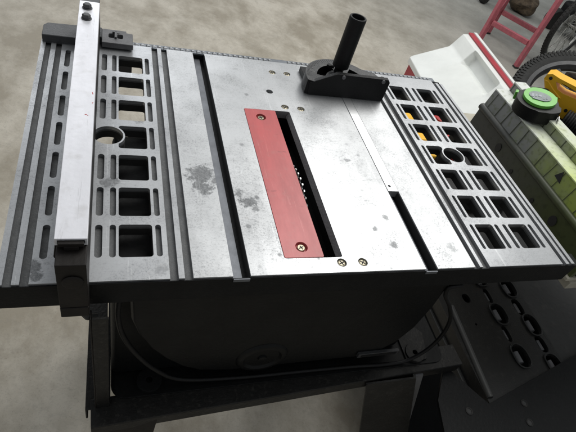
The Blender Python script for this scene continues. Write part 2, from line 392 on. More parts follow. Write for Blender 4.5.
# --- wings
rows = [.0777+.0867*k for k in range(7)]
def wing(side):
    if side < 0:
        ribs = [(-.5430,-.5337),(-.5222,-.5122),(-.2907,-.2814)]; body = (-.5003,-.3040); ends = (-.5430,-.2814)
        cols = [(-.4720,-.4235),(-.3797,-.3268)]; slots = [(-.4912,-.4805),(-.4155,-.4042),(-.3936,-.3838),(-.3218,-.3125)]; cc = (-.3982,.3407)
        inner = (-.2814,-.2681)
    else:
        ribs = [(.2925,.2998),(.5192,.5280),(.5345,.5430)]; body = (.3164,.5092); ends = (.2925,.5430)
        cols = [(.3402,.3868),(.4306,.4810)]; slots = [(.3268,.3345),(.3928,.4020),(.4150,.4243),(.4868,.4960)]; cc = (.4092,.3407)
        inner = (.2812,.2925)
    t = MB()
    for a, b in ribs: t.box(a, b, 0, D if b < .52 else .674, -.0075, 0, 0)
    sq = []; sl = []
    for k, y in enumerate(rows):
        for i, (a, b) in enumerate(cols):
            p = rrect(a, b, y-.0338, y+.0338, .0055)
            if k == 3: p = push_out(p, cc[0], cc[1], .0305)
            sq.append(p)
        for i, (a, b) in enumerate(slots):
            if k == 3 and i in (1, 2): continue
            sl.append(rrect(a, b, y-.0335, y+.0335, (b-a)*.48, 5))
    sq.append(circle(cc[0], cc[1], .0272))
    t.plate([(body[0],0),(body[1],0),(body[1],D),(body[0],D)], sq+sl, -.0075, 0, 0)
    lo, hi = min(ends[0], inner[0]), max(ends[1], inner[1])
    cut = [p for p in sq]
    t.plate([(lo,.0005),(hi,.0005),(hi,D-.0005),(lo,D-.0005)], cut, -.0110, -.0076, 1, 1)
    # casting walls round every opening, coloured near-black to stand for their shadow
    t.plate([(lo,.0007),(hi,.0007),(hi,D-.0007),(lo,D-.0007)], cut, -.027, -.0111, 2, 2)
    return t.build('extension_wing', [M['wing'], M['ground'], M['recess_shade']], saw, bevel=.0009)
wl = wing(-1); wr = wing(1)
wl['label'] = 'left slotted metal extension wing'; wr['label'] = 'right slotted metal extension wing'

# --- black front rail with turned right corner, side skirts, rear rail and rule
fr = MB()
fr.plate([(-.553,-.0025),(.552,-.0025),(.560,.006),(.560,.030),(.5435,.030),(.5435,-.0002),(-.5435,-.0002),(-.5435,.05),(-.553,.05)], [], -.056, -.0035)
fr.build('front_rail', M['black'], saw, bevel=.0015)
sd = MB(); sd.box(.5435, .5490, .031, .672, -.045, -.006); sd.box(-.5435,.5435,D+.0002,D+.006,-.050,-.006); sd.build('side_skirt', M['black'], saw, bevel=.001)
rl = MB(); rl.box(-.3500, .5250, D+.0005, D+.0185, -.008, -.0025, 0)
tk = rl; y0 = D+.0025; x = -.343; i = 0
while x < .51:
    if .0 < x < .045: x += .0068; continue
    tk.box(x, x+.0022, y0, y0+.0110+(.002 if i % 4 == 0 else 0), -.0024, -.0019, 2)
    tk.add([(x+.0022,y0+.006,-.0018),(x+.0105,y0+.006,-.0018),(x+.0062,y0+.0140,-.0018)], [(0,1,2)], 1)
    x += .0136; i += 1
rl.build('rear_rail', [M['rule'], M['white'], M['dark']], saw)

# --- throat insert, blade
def scratch(m, col, st, amt, lo=.60, hi=.63, sc=12):
    nt = m.node_tree; b = nt.nodes['Principled BSDF']; N = nt.nodes.new; Lk = nt.links.new
    tc = N('ShaderNodeTexCoord'); mp = N('ShaderNodeMapping'); mp.inputs['Scale'].default_value = st; Lk(tc.outputs['Object'], mp.inputs[0])
    n = N('ShaderNodeTexNoise'); n.inputs['Scale'].default_value = sc; n.inputs['Detail'].default_value = 8; n.inputs['Roughness'].default_value = .75; Lk(mp.outputs[0], n.inputs[0])
    r_ = N('ShaderNodeMapRange'); Lk(n.outputs['Fac'], r_.inputs[0]); r_.inputs[1].default_value = lo; r_.inputs[2].default_value = hi; r_.inputs[4].default_value = amt
    src = b.inputs['Base Color'].links[0].from_socket
    mx = N('ShaderNodeMix'); mx.data_type = 'RGBA'; Lk(r_.outputs[0], mx.inputs[0]); Lk(src, mx.inputs[6]); mx.inputs[7].default_value = tuple(col)+(1,)
    Lk(mx.outputs[2], b.inputs['Base Color'])
scratch(M['red'], (.66,.22,.21), (14,.8,1), .35); scratch(M['red'], (.20,.03,.03), (1,7,1), .6, .64, .67)
scratch(M['fence'], (.45,.45,.47), (10,.6,1), .35); scratch(M['fence'], (.30,.29,.28), (2,2,1), .5, .66, .69, 20)
scratch(M['rstand'], (.55,.45,.42), (1,1,1), .5, .62, .66, 30); scratch(M['yellow'], (.25,.15,.03), (1,1,1), .5, .64, .68, 25)
scratch(M['coolw'], (.50,.48,.43), (1,1,1), .30, .60, .70, 6)
ins = MB(); ins.plate(rrect(-.1078, -.0330, .0345, .4652, .003, 3), [circle(-.0707,.0580,.0115,24), circle(-.0726,.4366,.0115,24)], -.0070, .0004)
io = ins.build('throat_insert', M['red'], saw, bevel=.0012)
for (x, y) in ((-.0707,.0580),(-.0726,.4366)):
    b = MB(); b.lathe([(.0119,-.0068),(.0117,-.0062),(.0076,-.0056)], 24, 0, Matrix.Translation((x,y,0)), cap=False)
    b.lathe([(.0078,-.0066),(.0078,-.0030),(.0066,-.0016),(.0002,-.0012)], 24, 1, Matrix.Translation((x,y,0)))
    for a in (0.4, 0.4+math.pi/2): b.box(-.0045,.0045,-.0008,.0008,-.0012,-.0007,2, Matrix.Translation((x,y,0)) @ Matrix.Rotation(a,4,'Z'))
    b.build('screw', [M['red'], M['brass'], M['dark']], io)
tray = MB(); tray.box(-.112,.0065,.030,.4700,-.115,-.112,0); tray.box(-.112,-.1095,.030,.47,-.112,-.0215,0); tray.box(.0035,.0065,.030,.47,-.112,-.0215,0)
tray.box(-.1095,.0035,.0300,.0325,-.112,-.0215,0); tray.box(-.1095,.0035,.4675,.4700,-.112,-.0215,0)
tray.build('blade_housing', M['black'], saw)
lip = MB(); lip.add([(.0029,.036,-.0010),(.0029,.464,-.0010),(-.0035,.464,-.012),(-.0035,.036,-.012),(.0029,.036,-.016),(.0029,.464,-.016)], [(0,1,2,3),(3,2,5,4)], 0)
lip.build('opening_lip', M['capgrey'], saw)
blade = MB(); nt_ = 60; Rb = .165; outl = []
for k in range(nt_):
    a = 2*math.pi*k/nt_
    outl += [(Rb*.955*math.cos(a), Rb*.955*math.sin(a)), (Rb*math.cos(a+.045), Rb*math.sin(a+.045)), (Rb*.995*math.cos(a+.07), Rb*.995*math.sin(a+.07)), (Rb*.95*math.cos(a+.075), Rb*.95*math.sin(a+.075))]
TB = Matrix.Translation((-.0235,.235,-.1700)) @ Matrix.Rotation(math.pi/2,4,'Y')
blade.plate(outl, [circle(0,0,.012,20)], -.0013, .0013, 0, 0, TB)
blade.build('blade', M['steel'], saw)
for k, (x, y) in enumerate(HM):
    b = MB(); T = Matrix.Translation((x,y,0)) @ Matrix.Rotation(.5*k,4,'Z')
    b.lathe([(.0092,-.012),(.0092,-.0040),(.0074,-.0018),(.0050,-.0012)], 24, 0, T)
    for a in (0, math.pi/2): b.box(-.0052,.0052,-.0010,.0010,-.0013,-.0007,1, T @ Matrix.Rotation(a,4,'Z'))
    b.build('table_screw', [M['brass'], M['dark']], saw)
hb = MB(); hb.lathe([(.0086,-.022),(.0086,-.016)], 20, 0, Matrix.Translation((-.0301,.5436,0))); hb.build('hole_plug', M['recess_shade'], saw)

# --- cabinet below
def arcpts(cx, cz, r, a0, a1, n=8): return [(cx+r*math.cos(math.radians(a0+(a1-a0)*k/n)), cz+r*math.sin(math.radians(a0+(a1-a0)*k/n))) for k in range(n+1)]
cb = MB(); cb.box(-.392, .300, .035, .405, -.396, -.0485); cb.build('cabinet', M['cab'], saw, bevel=.012, seg=3)
prof = [(-.362,-.0565)]+[(-.358,-.13),(-.345,-.18),(-.322,-.235),(-.292,-.282),(-.255,-.325),(-.215,-.352),(-.15,-.366),(.16,-.366),(.215,-.352),(.250,-.305),(.268,-.24),(.270,-.15),(.262,-.0565)]
front = MB()
front.sweep(prof, [lambda p: Vector((p[0],.050,p[1])), lambda p: Vector((p[0],.012,p[1])), lambda p: Vector((-.04+(p[0]+.04)*.985,.004,-.2+(p[1]+.2)*.975))])
front.build('front_panel', M['cab'], saw, bevel=.003)
# crank boss low on the panel
bs = MB(); TBs = Matrix.Translation((-.084,.004,-.315)) @ Matrix.Rotation(math.pi/2,4,'X')
bs.lathe([(.058,0),(.056,.003),(.050,.006),(.043,.006),(.038,.001),(.010,.001),(.009,.005),(.002,.006)], 40, 0, TBs)
bs.build('crank_boss', M['cab'], saw)
nm = MB(); nm.box(.158,.268,-.004,.0035,-.352,-.336,0); nm.box(.166,.262,-.0052,-.0042,-.349,-.340,1)
nm.build('name_plate', [M['labelgrey'], M['black']], saw, bevel=.001)
# base flange with its bolted ears
bf = MB(); bf.plate(rrect(-.392,.43,-.018,.42,.03), [circle(.345,.010,.0055,16)], -.3995, -.3965)
bf.box(-.395,.43,.42,.425,-.3995,-.375); bf.box(-.398,-.3925,-.02,.42,-.3995,-.38)
bf.build('base_flange', M['cab'], saw, bevel=.001)
for x, y, c in ((-.315,.012,'black'), (.345,.010,'stand')):
    e = MB(); e.plate(circle(x,y,.026,28), [circle(x,y,.007,16)], -.3962, -.386)
    if x > 0: e.plate([(x-.03,y-.018),(x+.03,y-.018),(x+.05,y+.055),(x+.00,y+.11),(x-.03,y+.09)], [circle(x,y,.0262,28)], -.3962, -.391)
    e.build('mounting_ear', M[c], saw, bevel=.002)
# motor hanging behind
mt = MB(); mt.lathe([(.02,0),(.085,.004),(.095,.02),(.095,.22),(.085,.235),(.02,.24)], 36, 0, Matrix.Translation((-.36,.50,-.22)) @ Matrix.Rotation(math.pi/2,4,'Y'))
mt.build('motor', M['cab'], saw)
# cord looping out of the right side
cd = MB()
cp = [Vector(p) for p in [(.288,.000,-.064),(.262,.002,-.072),(.268,.000,-.10),(.300,-.004,-.14),(.335,-.006,-.20),(.357,-.004,-.28),(.345,-.008,-.34),(.310,-.010,-.384),(.25,-.012,-.388),(.15,-.008,-.388),(.02,-.006,-.388),(-.12,-.006,-.384),(-.25,-.006,-.362),(-.31,-.006,-.30),(-.350,-.004,-.225),(-.372,-.002,-.16),(-.380,.0,-.10),(-.378,.01,-.060)]]
def spline(P, n=6):
    out = []
    for i in range(len(P)-1):
        p0 = P[max(0,i-1)]; p1 = P[i]; p2 = P[i+1]; p3 = P[min(len(P)-1,i+2)]
        for k in range(n):
            t = k/n; out.append(0.5*((2*p1)+(p2-p0)*t+(2*p0-5*p1+4*p2-p3)*t*t+(3*p1-p0-3*p2+p3)*t**3))
    return out+[P[-1]]
cd.tube(spline(cp), .0046, 10); cd.build('power_cord', M['plastic'], saw)

# ================================================================= STAND
st = thing('saw_stand', 'dusty black sheet-steel stand carrying the table saw', 'stand', (0,.2,-1.15))
r1 = MB()
A = Vector((-.428,-.068,0)); B = Vector((.482,-.030,0))
def railsec(a, b, z1, w, h):
    m = MB(); d = (b-a).normalized(); n = Vector((-d.y, d.x, 0))
    for (o0,o1,za,zb) in ((0,w,z1-.004,z1),(0,.004,z1-h,z1-.0041)):
        vs = [a+n*o0,b+n*o0,b+n*o1,a+n*o1]
        m.add([(v.x,v.y,za) for v in vs]+[(v.x,v.y,zb) for v in vs], [(3,2,1,0),(4,5,6,7),(0,1,5,4),(1,2,6,5),(2,3,7,6),(3,0,4,7)])
    return m
railsec(A, B, -.4000, .058, .040).build('rail', M['stand'], st, bevel=.0015)
railsec(Vector((.448,.45,0)), Vector((-.46,.45,0)), -.4000, .060, .050).build('rail', M['stand'], st, bevel=.0015)
railsec(Vector((.430,-.03,0)), Vector((.430,.42,0)), -.4042, .040, .045).build('rail', M['stand'], st, bevel=.0015)
railsec(Vector((-.44,.42,0)), Vector((-.44,-.03,0)), -.4042, .040, .045).build('rail', M['stand'], st, bevel=.0015)
def leg(sx, y, dy):
    m = MB()
    x_in0, x_out0, x_in1, x_out1 = (.190,.326,.42,.62) if sx > 0 else ((-.30,-.416,-.36,-.452) if y < .2 else (-.25,-.36,-.26,-.37))
    yb = y+dy
    def slab(p, off):
        q = [(a[0]+off[0], a[1]+off[1], a[2]) for a in p]
        m.add(p+q, [(0,1,2,3),(7,6,5,4),(0,4,5,1),(1,5,6,2),(2,6,7,3),(3,7,4,0)])
    slab([(x_in0,y,-.406),(x_out0,y,-.406),(x_out1,yb,-1.15),(x_in1,yb,-1.15)], (0,.005*(1 if y < .2 else -1),0))
    s = 1 if y < .2 else -1
    slab([(x_out0,y,-.406),(x_out0+.004*sx,y+.11*s,-.406),(x_out1,yb+.06*s,-1.15),(x_out1,yb,-1.15)], (.005*sx,0,0))
    return m.build('leg', M['brown'] if (sx < 0 or y > .2) else M['stand'], st, bevel=.001)
leg(1,-.050,-.06); leg(-1,-.062,-.06); leg(1,.50,.08); leg(-1,.50,.08)
gl = MB(); gl.add([(.338,-.040,-.415),(.362,-.040,-.415),(.60,-.10,-1.15),(.565,-.10,-1.15),(.338,-.034,-.415),(.362,-.034,-.415),(.60,-.094,-1.15),(.565,-.094,-1.15)],[(0,1,2,3),(7,6,5,4),(0,4,5,1),(1,5,6,2),(2,6,7,3),(3,7,4,0)]); gl.build('leg_flange', M['capgrey'], st, bevel=.001)  # grey colour stands in for light falling on this leg face
po = MB(); po.box(-.421,-.4185,-.030,-.012,-.3995,-.0570,0); po.box(-.4184,-.394,-.0300,-.0255,-.3995,-.0570,1)
po.build('upright', [M['brown'], M['stand']], st, bevel=.001)
sr = MB(); sr.box(-.398,.10,.60,.69,-.50,-.38); sr.build('rear_tray', M['panel'], st, bevel=.003)

# ================================================================= RIP FENCE
fe = thing('rip_fence', 'white aluminium rip fence clamped across the left wing of the saw', 'fence', (-.438,.3,0))
FX0, FX1 = -.4600, -.4195
fb = MB(); t = .0035
sec = [(FX0,.0865),(FX0+.011,.0865),(FX0+.011,.0895),(FX0+t,.0895),(FX0+t,.1000-t),(FX1-t,.1000-t),(FX1-t,.0895),(FX1-.011,.0895),(FX1-.011,.0865),(FX1,.0865),(FX1,.1000),(FX0,.1000)]
fb.sweep(sec, [lambda p: Vector((p[0],.000,p[1])), lambda p: Vector((p[0],.672,p[1]))])
fb.build('beam', M['fence'], fe, bevel=.0007)
fw = MB(); fw.box(FX0+.0015,FX1-.0015,.004,.668,.0015,.0863); fw.build('web', M['brown'], fe, bevel=.001)
tb_ = MB(); tb_.box(FX0+.0042,FX1-.0042,-.006,.01,.0900,.0962); tb_.box(FX0+.0114,FX1-.0114,-.006,.01,.0820,.0899); tb_.build('end_tab', M['brown'], fe, bevel=.0008)
ch = MB(); ch.box(FX0+.001,FX1-.001,-.030,.0035,-.020,.0815); ch.box(FX0+.001,FX1-.001,-.031,-.0045,-.044,-.0205)
ch.lathe([(.014,0),(.014,.003),(.011,.004)], 24, 0, Matrix.Translation((-.4386,-.030,.045)) @ Matrix.Rotation(math.pi/2,4,'X'))
ch.build('front_clamp', M['brown'], fe, bevel=.002)
lv = MB(); lv.tube([(-.432,-.024,-.040),(-.424,-.022,-.062),(-.412,-.016,-.072)], .005, 8); lv.build('clamp_lever', M['dark'], fe)
hd = MB(); hd.plate([(-.541,.656),(-.4605,.656),(-.4605,.712),(-.470,.716),(-.533,.712),(-.541,.700)], [], -.004, .018)
hd.box(-.4603,-.4168,.672,.716,.001,.02)
hd.build('rear_head', M['cap'], fe, bevel=.002)
hd2 = MB(); hd2.plate([(-.4166,.654),(-.3475,.654),(-.3475,.706),(-.362,.708),(-.362,.716),(-.4166,.716)], [rrect(-.402,-.389,.678,.697,.004,3), rrect(-.383,-.370,.678,.697,.004,3)], .004, .0175)
hd2.box(-.4166,-.3475,.6865,.708,-.002,.0039); hd2.box(-.4166,-.3475,.6930,.708,-.10,-.0021)
o_ = hd2.build('rear_hook_plate', M['capgrey'], fe, bevel=.0015)
hk = MB(); hk.box(-.3885,-.3835,.674,.700,.0178,.0225); hk.box(-.3935,-.3835,.697,.7015,.0178,.0225); hk.build('hook', M['capgrey'], o_, bevel=.0006)
ec = MB(); ec.box(FX0+.0005,FX1-.0005,.673,.700,.021,.0985); ec.build('end_cap', M['cap'], fe, bevel=.002)
for y in (.640,.594):
    b = MB(); T = Matrix.Translation((-.4435,y,.1001)); b.lathe([(.0105,0),(.0105,.0015),(.0092,.0018)], 28, 0, T)
    b.lathe([(.0086,.0018),(.0086,.0085),(.0070,.0100),(.0010,.0102)], 6, 0, T, True)
    b.build('bolt', M['cap'], fe, bevel=.0006)
for x, y, w, h, a in ((-.4235,.330,.0008,.0045,.2),(-.4225,.302,.0006,.0025,-.3),(-.432,.268,.0020,.0010,.2),(-.4290,.266,.0010,.0012,0)):
    b = MB(); b.lathe([(1,0),(.9,.3)], 12, 0, Matrix.Translation((x,y,.10005)) @ Matrix.Rotation(a,4,'Z') @ Matrix.Diagonal((w,h,.0003,1))); b.build('red_paint_fleck', M['canred'], fe)

# ================================================================= MITER GAUGE
mg = thing('miter_gauge', 'black miter gauge with upright round handle, its steel bar in the right table slot', 'miter gauge', (.18,.5,0))
bar = MB(); bar.plate([(.1677,.2055),(.1922,.2055),(.1922,.640),(.1677,.640)], [circle(.1762,.2215,.0036,16)], -.0168, .0008)
bo = bar.build('bar', M['bar'], mg, bevel=.0006)
mk = MB(); mk.box(.168,.1915,.3160,.3168,.00085,.0010); mk.box(.168,.174,.334,.3348,.00085,.0010); mk.build('bar_mark', M['cap'], bo)
# half-round protractor base
def arc2(cx, cy, r, a0, a1, n=28): return [(cx+r*math.cos(math.radians(a0+(a1-a0)*k/n)), cy+r*math.sin(math.radians(a0+(a1-a0)*k/n))) for k in range(n+1)]
cx, cy = .162, .5640
ho = [(.283,.560),(.283,.592),(.272,.618)]+arc2(cx,cy,.100,42,180,28)+[(.062,.552),(.075,.5460),(.10,.5460)]
slot = arc2(cx,cy,.070,105,166,12)+arc2(cx,cy,.046,166,105,12)
slot2 = arc2(cx,cy,.070,22,58,10)+arc2(cx,cy,.046,58,22,10)
hd = MB(); hd.plate(ho, [slot, slot2], .0012, .040, 0, 1)
hd.box(.075,.26,.566,.655,.0012,.014,1)
hd.build('protractor', [M['headtop'], M['plastic']], mg, bevel=.0012)
# upright face: long block whose left end slopes down
fcx = MB()
prof = [(.070,.0015),(.284,.0015),(.284,.058),(.276,.066),(.132,.066),(.066,.034)]
fcx.sweep(prof, [lambda p: Vector((p[0],.5455,p[1])), lambda p: Vector((p[0]+.002,.5585,p[1]))])
fcx.build('face', M['plastic'], mg, bevel=.0018)
web = MB(); web.add([(.0665,.5590,.040),(.132,.5590,.0655),(.132,.5590,.040),(.150,.600,.040),(.150,.5590,.0655)], [(0,1,2),(1,4,3,0)])
for xr in (.140,.262):
    ri = MB(); ri.sweep([(.5592,.0402),(.5592,.0645),(.562,.0645),(.590,.0402)], [lambda p: Vector((xr,p[0],p[1])), lambda p: Vector((xr+.0065,p[0],p[1]))])
    ri.build('rib', M['plastic'], mg)
hn = MB(); Th = Matrix.Translation((.1585,.6000,0))
hn.lathe([(.012,.0402),(.012,.052),(.0165,.056),(.0215,.060),(.0213,.175),(.0215,.188),(.0205,.1905),(.0165,.1905),(.0158,.186),(.0155,.150),(.001,.149)], 36, 0, Th)
hn.build('handle', M['plastic'], mg)
pr_ = MB(); pr_.bar((.136,.612,.050),(.146,.606,.050),.005,.006); pr_.lathe([(.006,0),(.006,.005),(.004,.006)],16,0,Matrix.Translation((.134,.613,.0475)))
pr_.build('pointer', M['plastic'], mg)
for x, z in ((.150,.060),(.263,.060)):
    s_ = MB(); s_.lathe([(.0050,0),(.0050,.003),(.003,.004)], 16, 0, Matrix.Translation((x,.5455,z)) @ Matrix.Rotation(math.pi/2,4,'X')); s_.build('screw', M['capgrey'], mg)
tkm = MB()
for k in range(0, 25):
    a = math.radians(78+k*4.0); r0 = .088 if k % 3 else .083
    T = Matrix.Translation((cx,cy,0)) @ Matrix.Rotation(a,4,'Z'); tkm.box(r0,.0965,-.0005,.0005,.0401,.0404,0,T)
tkm.build('degree_marks', M['labelgrey'], mg)

# ================================================================= COOLER
co = thing('cooler', 'white-lidded red cooler on the floor behind the right end of the saw', 'cooler', (2.05,2.0,-1.15))
rot = math.radians(-6.0); ex = Vector((math.cos(rot),math.sin(rot),0)); ey = Vector((-math.sin(rot),math.cos(rot),0))
RG = Vector((1.975,2.455,0))
def CL(X, Y, z): v = RG+ex*X+ey*Y; return Vector((v.x, v.y, z))
base_p = [(-.32,-.885),(-.32,-.845),(-.300,-.828),(-.060,-.705),(-.045,-.680),(-.013,-.618),(0,-.596),(.030,-.592),(.085,-.592),(.115,-.60),(.16,-.70),(.40,-.84),(.42,-.885)]
rec_p = [p for p in base_p]; rec_p[4] = (-.004,-.712); rec_p[5] = (.022,-.640); rec_p[3] = (-.060,-.705)
Y = [(0,0,0),(-.015,1,0),(-.235,1,0),(-.262,1,1),(-.62,1,1),(-.647,1,0),(-1.02,1,0),(-1.035,0,0)]
lid = MB(); n = len(base_p); vs = []; fs = []
for y, k, r in Y:
    for p in (rec_p if r else base_p):
        s_ = 1 if k else .985
        vs.append(CL(.05+(p[0]-.05)*s_, y, -.885+(p[1]+.885)*s_))
for i in range(len(Y)-1):
    for k in range(n): k2 = (k+1)%n; fs.append((i*n+k,i*n+k2,(i+1)*n+k2,(i+1)*n+k))
fs.append(tuple(range(n))); fs.append(tuple((len(Y)-1)*n+k for k in range(n)))
lid.add(vs, fs); lid.build('lid', M['coolw'], co, bevel=.006, seg=3)
def cbox(m, X0, X1, Y0, Y1, z0, z1):
    m.add([CL(X,Yy,z) for z in (z0,z1) for X,Yy in ((X0,Y0),(X1,Y0),(X1,Y1),(X0,Y1))], [(3,2,1,0),(4,5,6,7),(0,1,5,4),(1,2,6,5),(2,3,7,6),(3,0,4,7)])
hs = MB(); cbox(hs, .034,.074,-1.03,-.004,-.590,-.578); hs.build('handle_strip', M['coolr'], co, bevel=.004)
hs = MB(); cbox(hs, .076,.100,-1.034,0,-.591,-.572); hs.build('handle_edge', M['coolw'], co, bevel=.003)
bd = MB(); cbox(bd, -.305,.40,-1.02,-.012,-1.13,-.886)
bd.build('body', M['coolr'], co, bevel=.012, seg=3)
bd = MB(); cbox(bd, -.285,.38,-1.0,-.03,-1.15,-1.131); bd.build('foot', M['coolw'], co, bevel=.004)

# ================================================================= CART, CHEST AND WHAT LIES ON THEM
ca = thing('shelf_cart', 'dark shelf cart beside the saw, half hidden under the right wing', 'cart', (.95,.5,-1.15))
c = MB(); c.box(.646,1.25,.02,.70,-.135,-.110); c.build('top_board', M['bead'], ca, bevel=.002)
c = MB(); c.plate([(.535,-.17),(1.32,-.17),(1.32,.80),(1.14,.90),(1.14,1.40),(.555,1.40)],[],-.530,-.500); c.build('shelf', M['panel'], ca, bevel=.003)
c = MB(); c.box(.56,1.30,-.30,.70,-.93,-.90); c.build('shelf', M['black'], ca, bevel=.003)  # black sheet added to fill the dark void beside the stand leg
for x, y in ((.62,.80),(1.22,.80),(1.22,-.15)):
    c = MB(); c.box(x,x+.035,y,y+.035,-1.15,-.5301); c.build('post', M['stand'], ca, bevel=.002)
for x, y in ((.70,.66),(1.21,.66),(1.21,.03)):
    c = MB(); c.box(x,x+.035,y,y+.035,-.4999,-.1351); c.build('upper_post', M['stand'], ca, bevel=.002)

chs = thing('storage_chest', 'long grey-green grimy chest with ribbed sides and pale stepped ledges right of the saw', 'chest', (.85,.3,-.109))
YN, YF = .030, .588
def ex_y(sec, y0=YN, y1=YF): m = MB(); m.sweep(sec, [lambda p: Vector((p[0],y0,p[1])), lambda p: Vector((p[0],y1,p[1]))]); return m
ex_y([(.640,-.100),(.652,-.100),(.660,-.018),(.645,-.018)]).build('lower_wall', M['chestlow'], chs, bevel=.001)
ex_y([(.632,-.1098),(1.16,-.1098),(1.16,-.1002),(.632,-.1002)], .026, .592).build('bottom_trim', M['bead'], chs, bevel=.001)
bd = MB(); bd.tube([(.648,YN-.001,-.008),(.648,YF+.001,-.008)], .0105, 16); bd.build('bead', M['chestlow'], chs)
rb = ex_y([(.652,.000),(.668,.000),(.671,.046),(.659,.0495)])
ys = [.058+k*.0425+(.006 if k % 3 == 1 else 0) for k in range(13)]
ex_y([(.658,.0500),(.7050,.0500),(.7050,.0560),(.658,.0545)]).build('ledge', M['ledge'], chs, bevel=.0012)
um = ex_y([(.7060,.046),(.714,.046),(.716,.0785),(.708,.0785)])
ex_y([(.706,.0790),(.7460,.0790),(.7460,.0850),(.706,.0840)]).build('ledge', M['ledge'], chs, bevel=.0012)
sm = rb
for k, y in enumerate(ys):
    w = .0020+.0012*random.random(); j = random.uniform(-.003,.003)
    sm.add([(.6508,y,.0005),(.6508,y+w,.0005),(.6576,y+j+w,.0490),(.6576,y+j,.0490)], [(0,1,2,3)], 1)
    yy = y+.013; um.add([(.7052,yy,.056),(.7052,yy+w,.056),(.7072,yy+w,.0780),(.7072,yy,.0780)], [(0,1,2,3)], 1)
rb.build('ribbed_wall', [M['chest'], M['seam']], chs); um.build('upper_wall', [M['chest'], M['seam']], chs)
it = MB(); it.box(.7465,1.16,YN,YF,.001,.006); it.box(.7465,.752,YN,YF,.0061,.078); it.box(1.15,1.16,YN,YF,.0061,.085); it.box(.7525,1.149,YF-.008,YF,.0061,.075)
it.box(.662,1.15,YN+.001,YN+.006,-.0995,.040); it.box(.662,1.15,YF-.006,YF-.001,-.0995,.045); it.box(.661,.6615,YN,YF,-.0995,.04)
it.build('tray', M['drawer'], chs)
rt = MB(); rt.box(1.152,1.158,YN,YF,-.0995,0); rt.build('rear_wall', M['chestlow'], chs)
mkr = MB()
mkr.add([(.6548,.252,.026),(.6548,.226,.022),(.6575,.240,.049),(.6535,.252,.026),(.6535,.226,.022),(.6562,.240,.049)], [(0,1,2),(5,4,3),(0,3,4,1),(1,4,5,2),(2,5,3,0)])
mkr.build('triangle_mark', M['dark'], chs)
for y, z, r_ in ((.440,-.045,.011),(.164,-.048,.012),(.355,-.058,.006),(.246,-.060,.006)):
    h = MB(); xx = .6395+(z+.1)*.061
    h.lathe([(r_,-.0008),(r_,.0010)], 20, 0, Matrix.Translation((xx,y,z)) @ Matrix.Diagonal((1,1,1.25,1)) @ Matrix.Rotation(-math.pi/2,4,'Y')); h.build('hole', M['dark'], chs)

# tape measure, leaning on the upper ledge
tm = thing('tape_measure', 'round lime green and black tape measure lying on the pale chest ledge', 'tape measure', (.675,.455,.058))
TT = Matrix.Translation((.700,.468,.0660)) @ Matrix.Scale(1.04,4) @ Matrix.Rotation(math.radians(-12),4,'Y') @ Matrix.Rotation(math.radians(-38),4,'Z')
dsh = []
for k in range(48):
    a = 2*math.pi*k/48; r_ = .050 if not (-1.45 < ((a+math.pi)%(2*math.pi)-math.pi) < -.12) else .053
    x, y = r_*1.06*math.cos(a), r_*math.sin(a)
    if x > .018 and y < 0: y = max(y, -.047); x = min(x*1.22, .060)
    dsh.append((x, y))
def scl(p, s, dx=0, dy=0): return [(x*s+dx, y*s+dy) for x, y in p]
t_ = MB(); t_.plate(dsh, [], 0, .036, 0, 0, TT); t_.build('case', M['plastic'], tm, bevel=.007, seg=4)
t_ = MB(); t_.plate(scl(circle(0,0,.050,48),.84,.003,.006), [], .0362, .0440, 0, 0, TT); gf = t_.build('face_plate', M['lime'], tm, bevel=.004, seg=3)
t_ = MB(); t_.plate([(x*.86,y*.62) for x,y in circle(.002,.009,.033,40)], [], .0441, .0455, 0, 0, TT); lb = t_.build('badge', M['oval'], gf, bevel=.0008)
t_ = MB()
for i, (x, w, y, h) in enumerate(((-.020,.006,-.006,.016),(-.011,.005,-.002,.012),(-.003,.009,.002,.009),(.009,.006,-.005,.013),(.017,.004,-.001,.008),(-.016,.030,-.014,.003))): t_.box(x,x+w,y,y+h,.0456,.0460,0,TT)
t_.build('badge_print', M['rule'], lb)
t_ = MB(); t_.box(.030,.050,.030,.050,.012,.032,0,TT); t_.build('lock_button', M['lime'], tm, bevel=.004)
t_ = MB(); t_.box(-.058,-.050,.010,.024,.014,.036,0,TT); t_.build('belt_clip', M['lime'], tm, bevel=.001)
t_ = MB(); t_.box(.0605,.0625,-.044,-.026,.002,.024,0,TT); t_.build('hook', M['steel'], tm, bevel=.0005)

# yellow power tool
pt = thing('power_tool', 'yellow power tool with open loop handle lying on the chest beside the tape measure', 'power tool', (.92,.50,.0065))
h_ = Vector((.64,-.77,0)).normalized(); nn = Vector((.77,.64,0)).normalized(); p0 = Vector((.86,.56,0))
TP = Matrix((( h_.x,0,nn.x,p0.x),(h_.y,0,nn.y,p0.y),(0,1,0,0),(0,0,0,1)))
out = [(-.061,.096),(-.060,.110),(-.047,.118),(-.023,.116),(.027,.117),(.071,.116),(.118,.093),(.150,.060),(.143,.012),(.105,.010),(.063,.018),(.040,.018),(.021,.036),(-.008,.056),(-.038,.066)]
hole = [(-.027,.103),(.031,.106),(.078,.104),(.076,.088),(.039,.086),(.010,.083),(-.011,.086)]
p_ = MB(); p_.plate(out, [hole], .0, .050, 0, 0, TP); pb = p_.build('housing', M['yellow'], pt, bevel=.007, seg=4)
p_ = MB(); p_.plate([(-.058,.094),(-.040,.070),(.0,.062),(.015,.068),(-.02,.082),(-.045,.096)], [], -.003, .053, 0, 0, TP); p_.build('trigger_guard', M['yellow'], pt, bevel=.003)
for (u, v) in ((.045,.045),(-.045,.105),(.11,.05)):
    p_ = MB(); p_.lathe([(.005,-.0012),(.005,.001)], 16, 0, TP @ Matrix.Translation((u,v,0))); p_.build('screw_hole', M['dark'], pb)
p_ = MB()
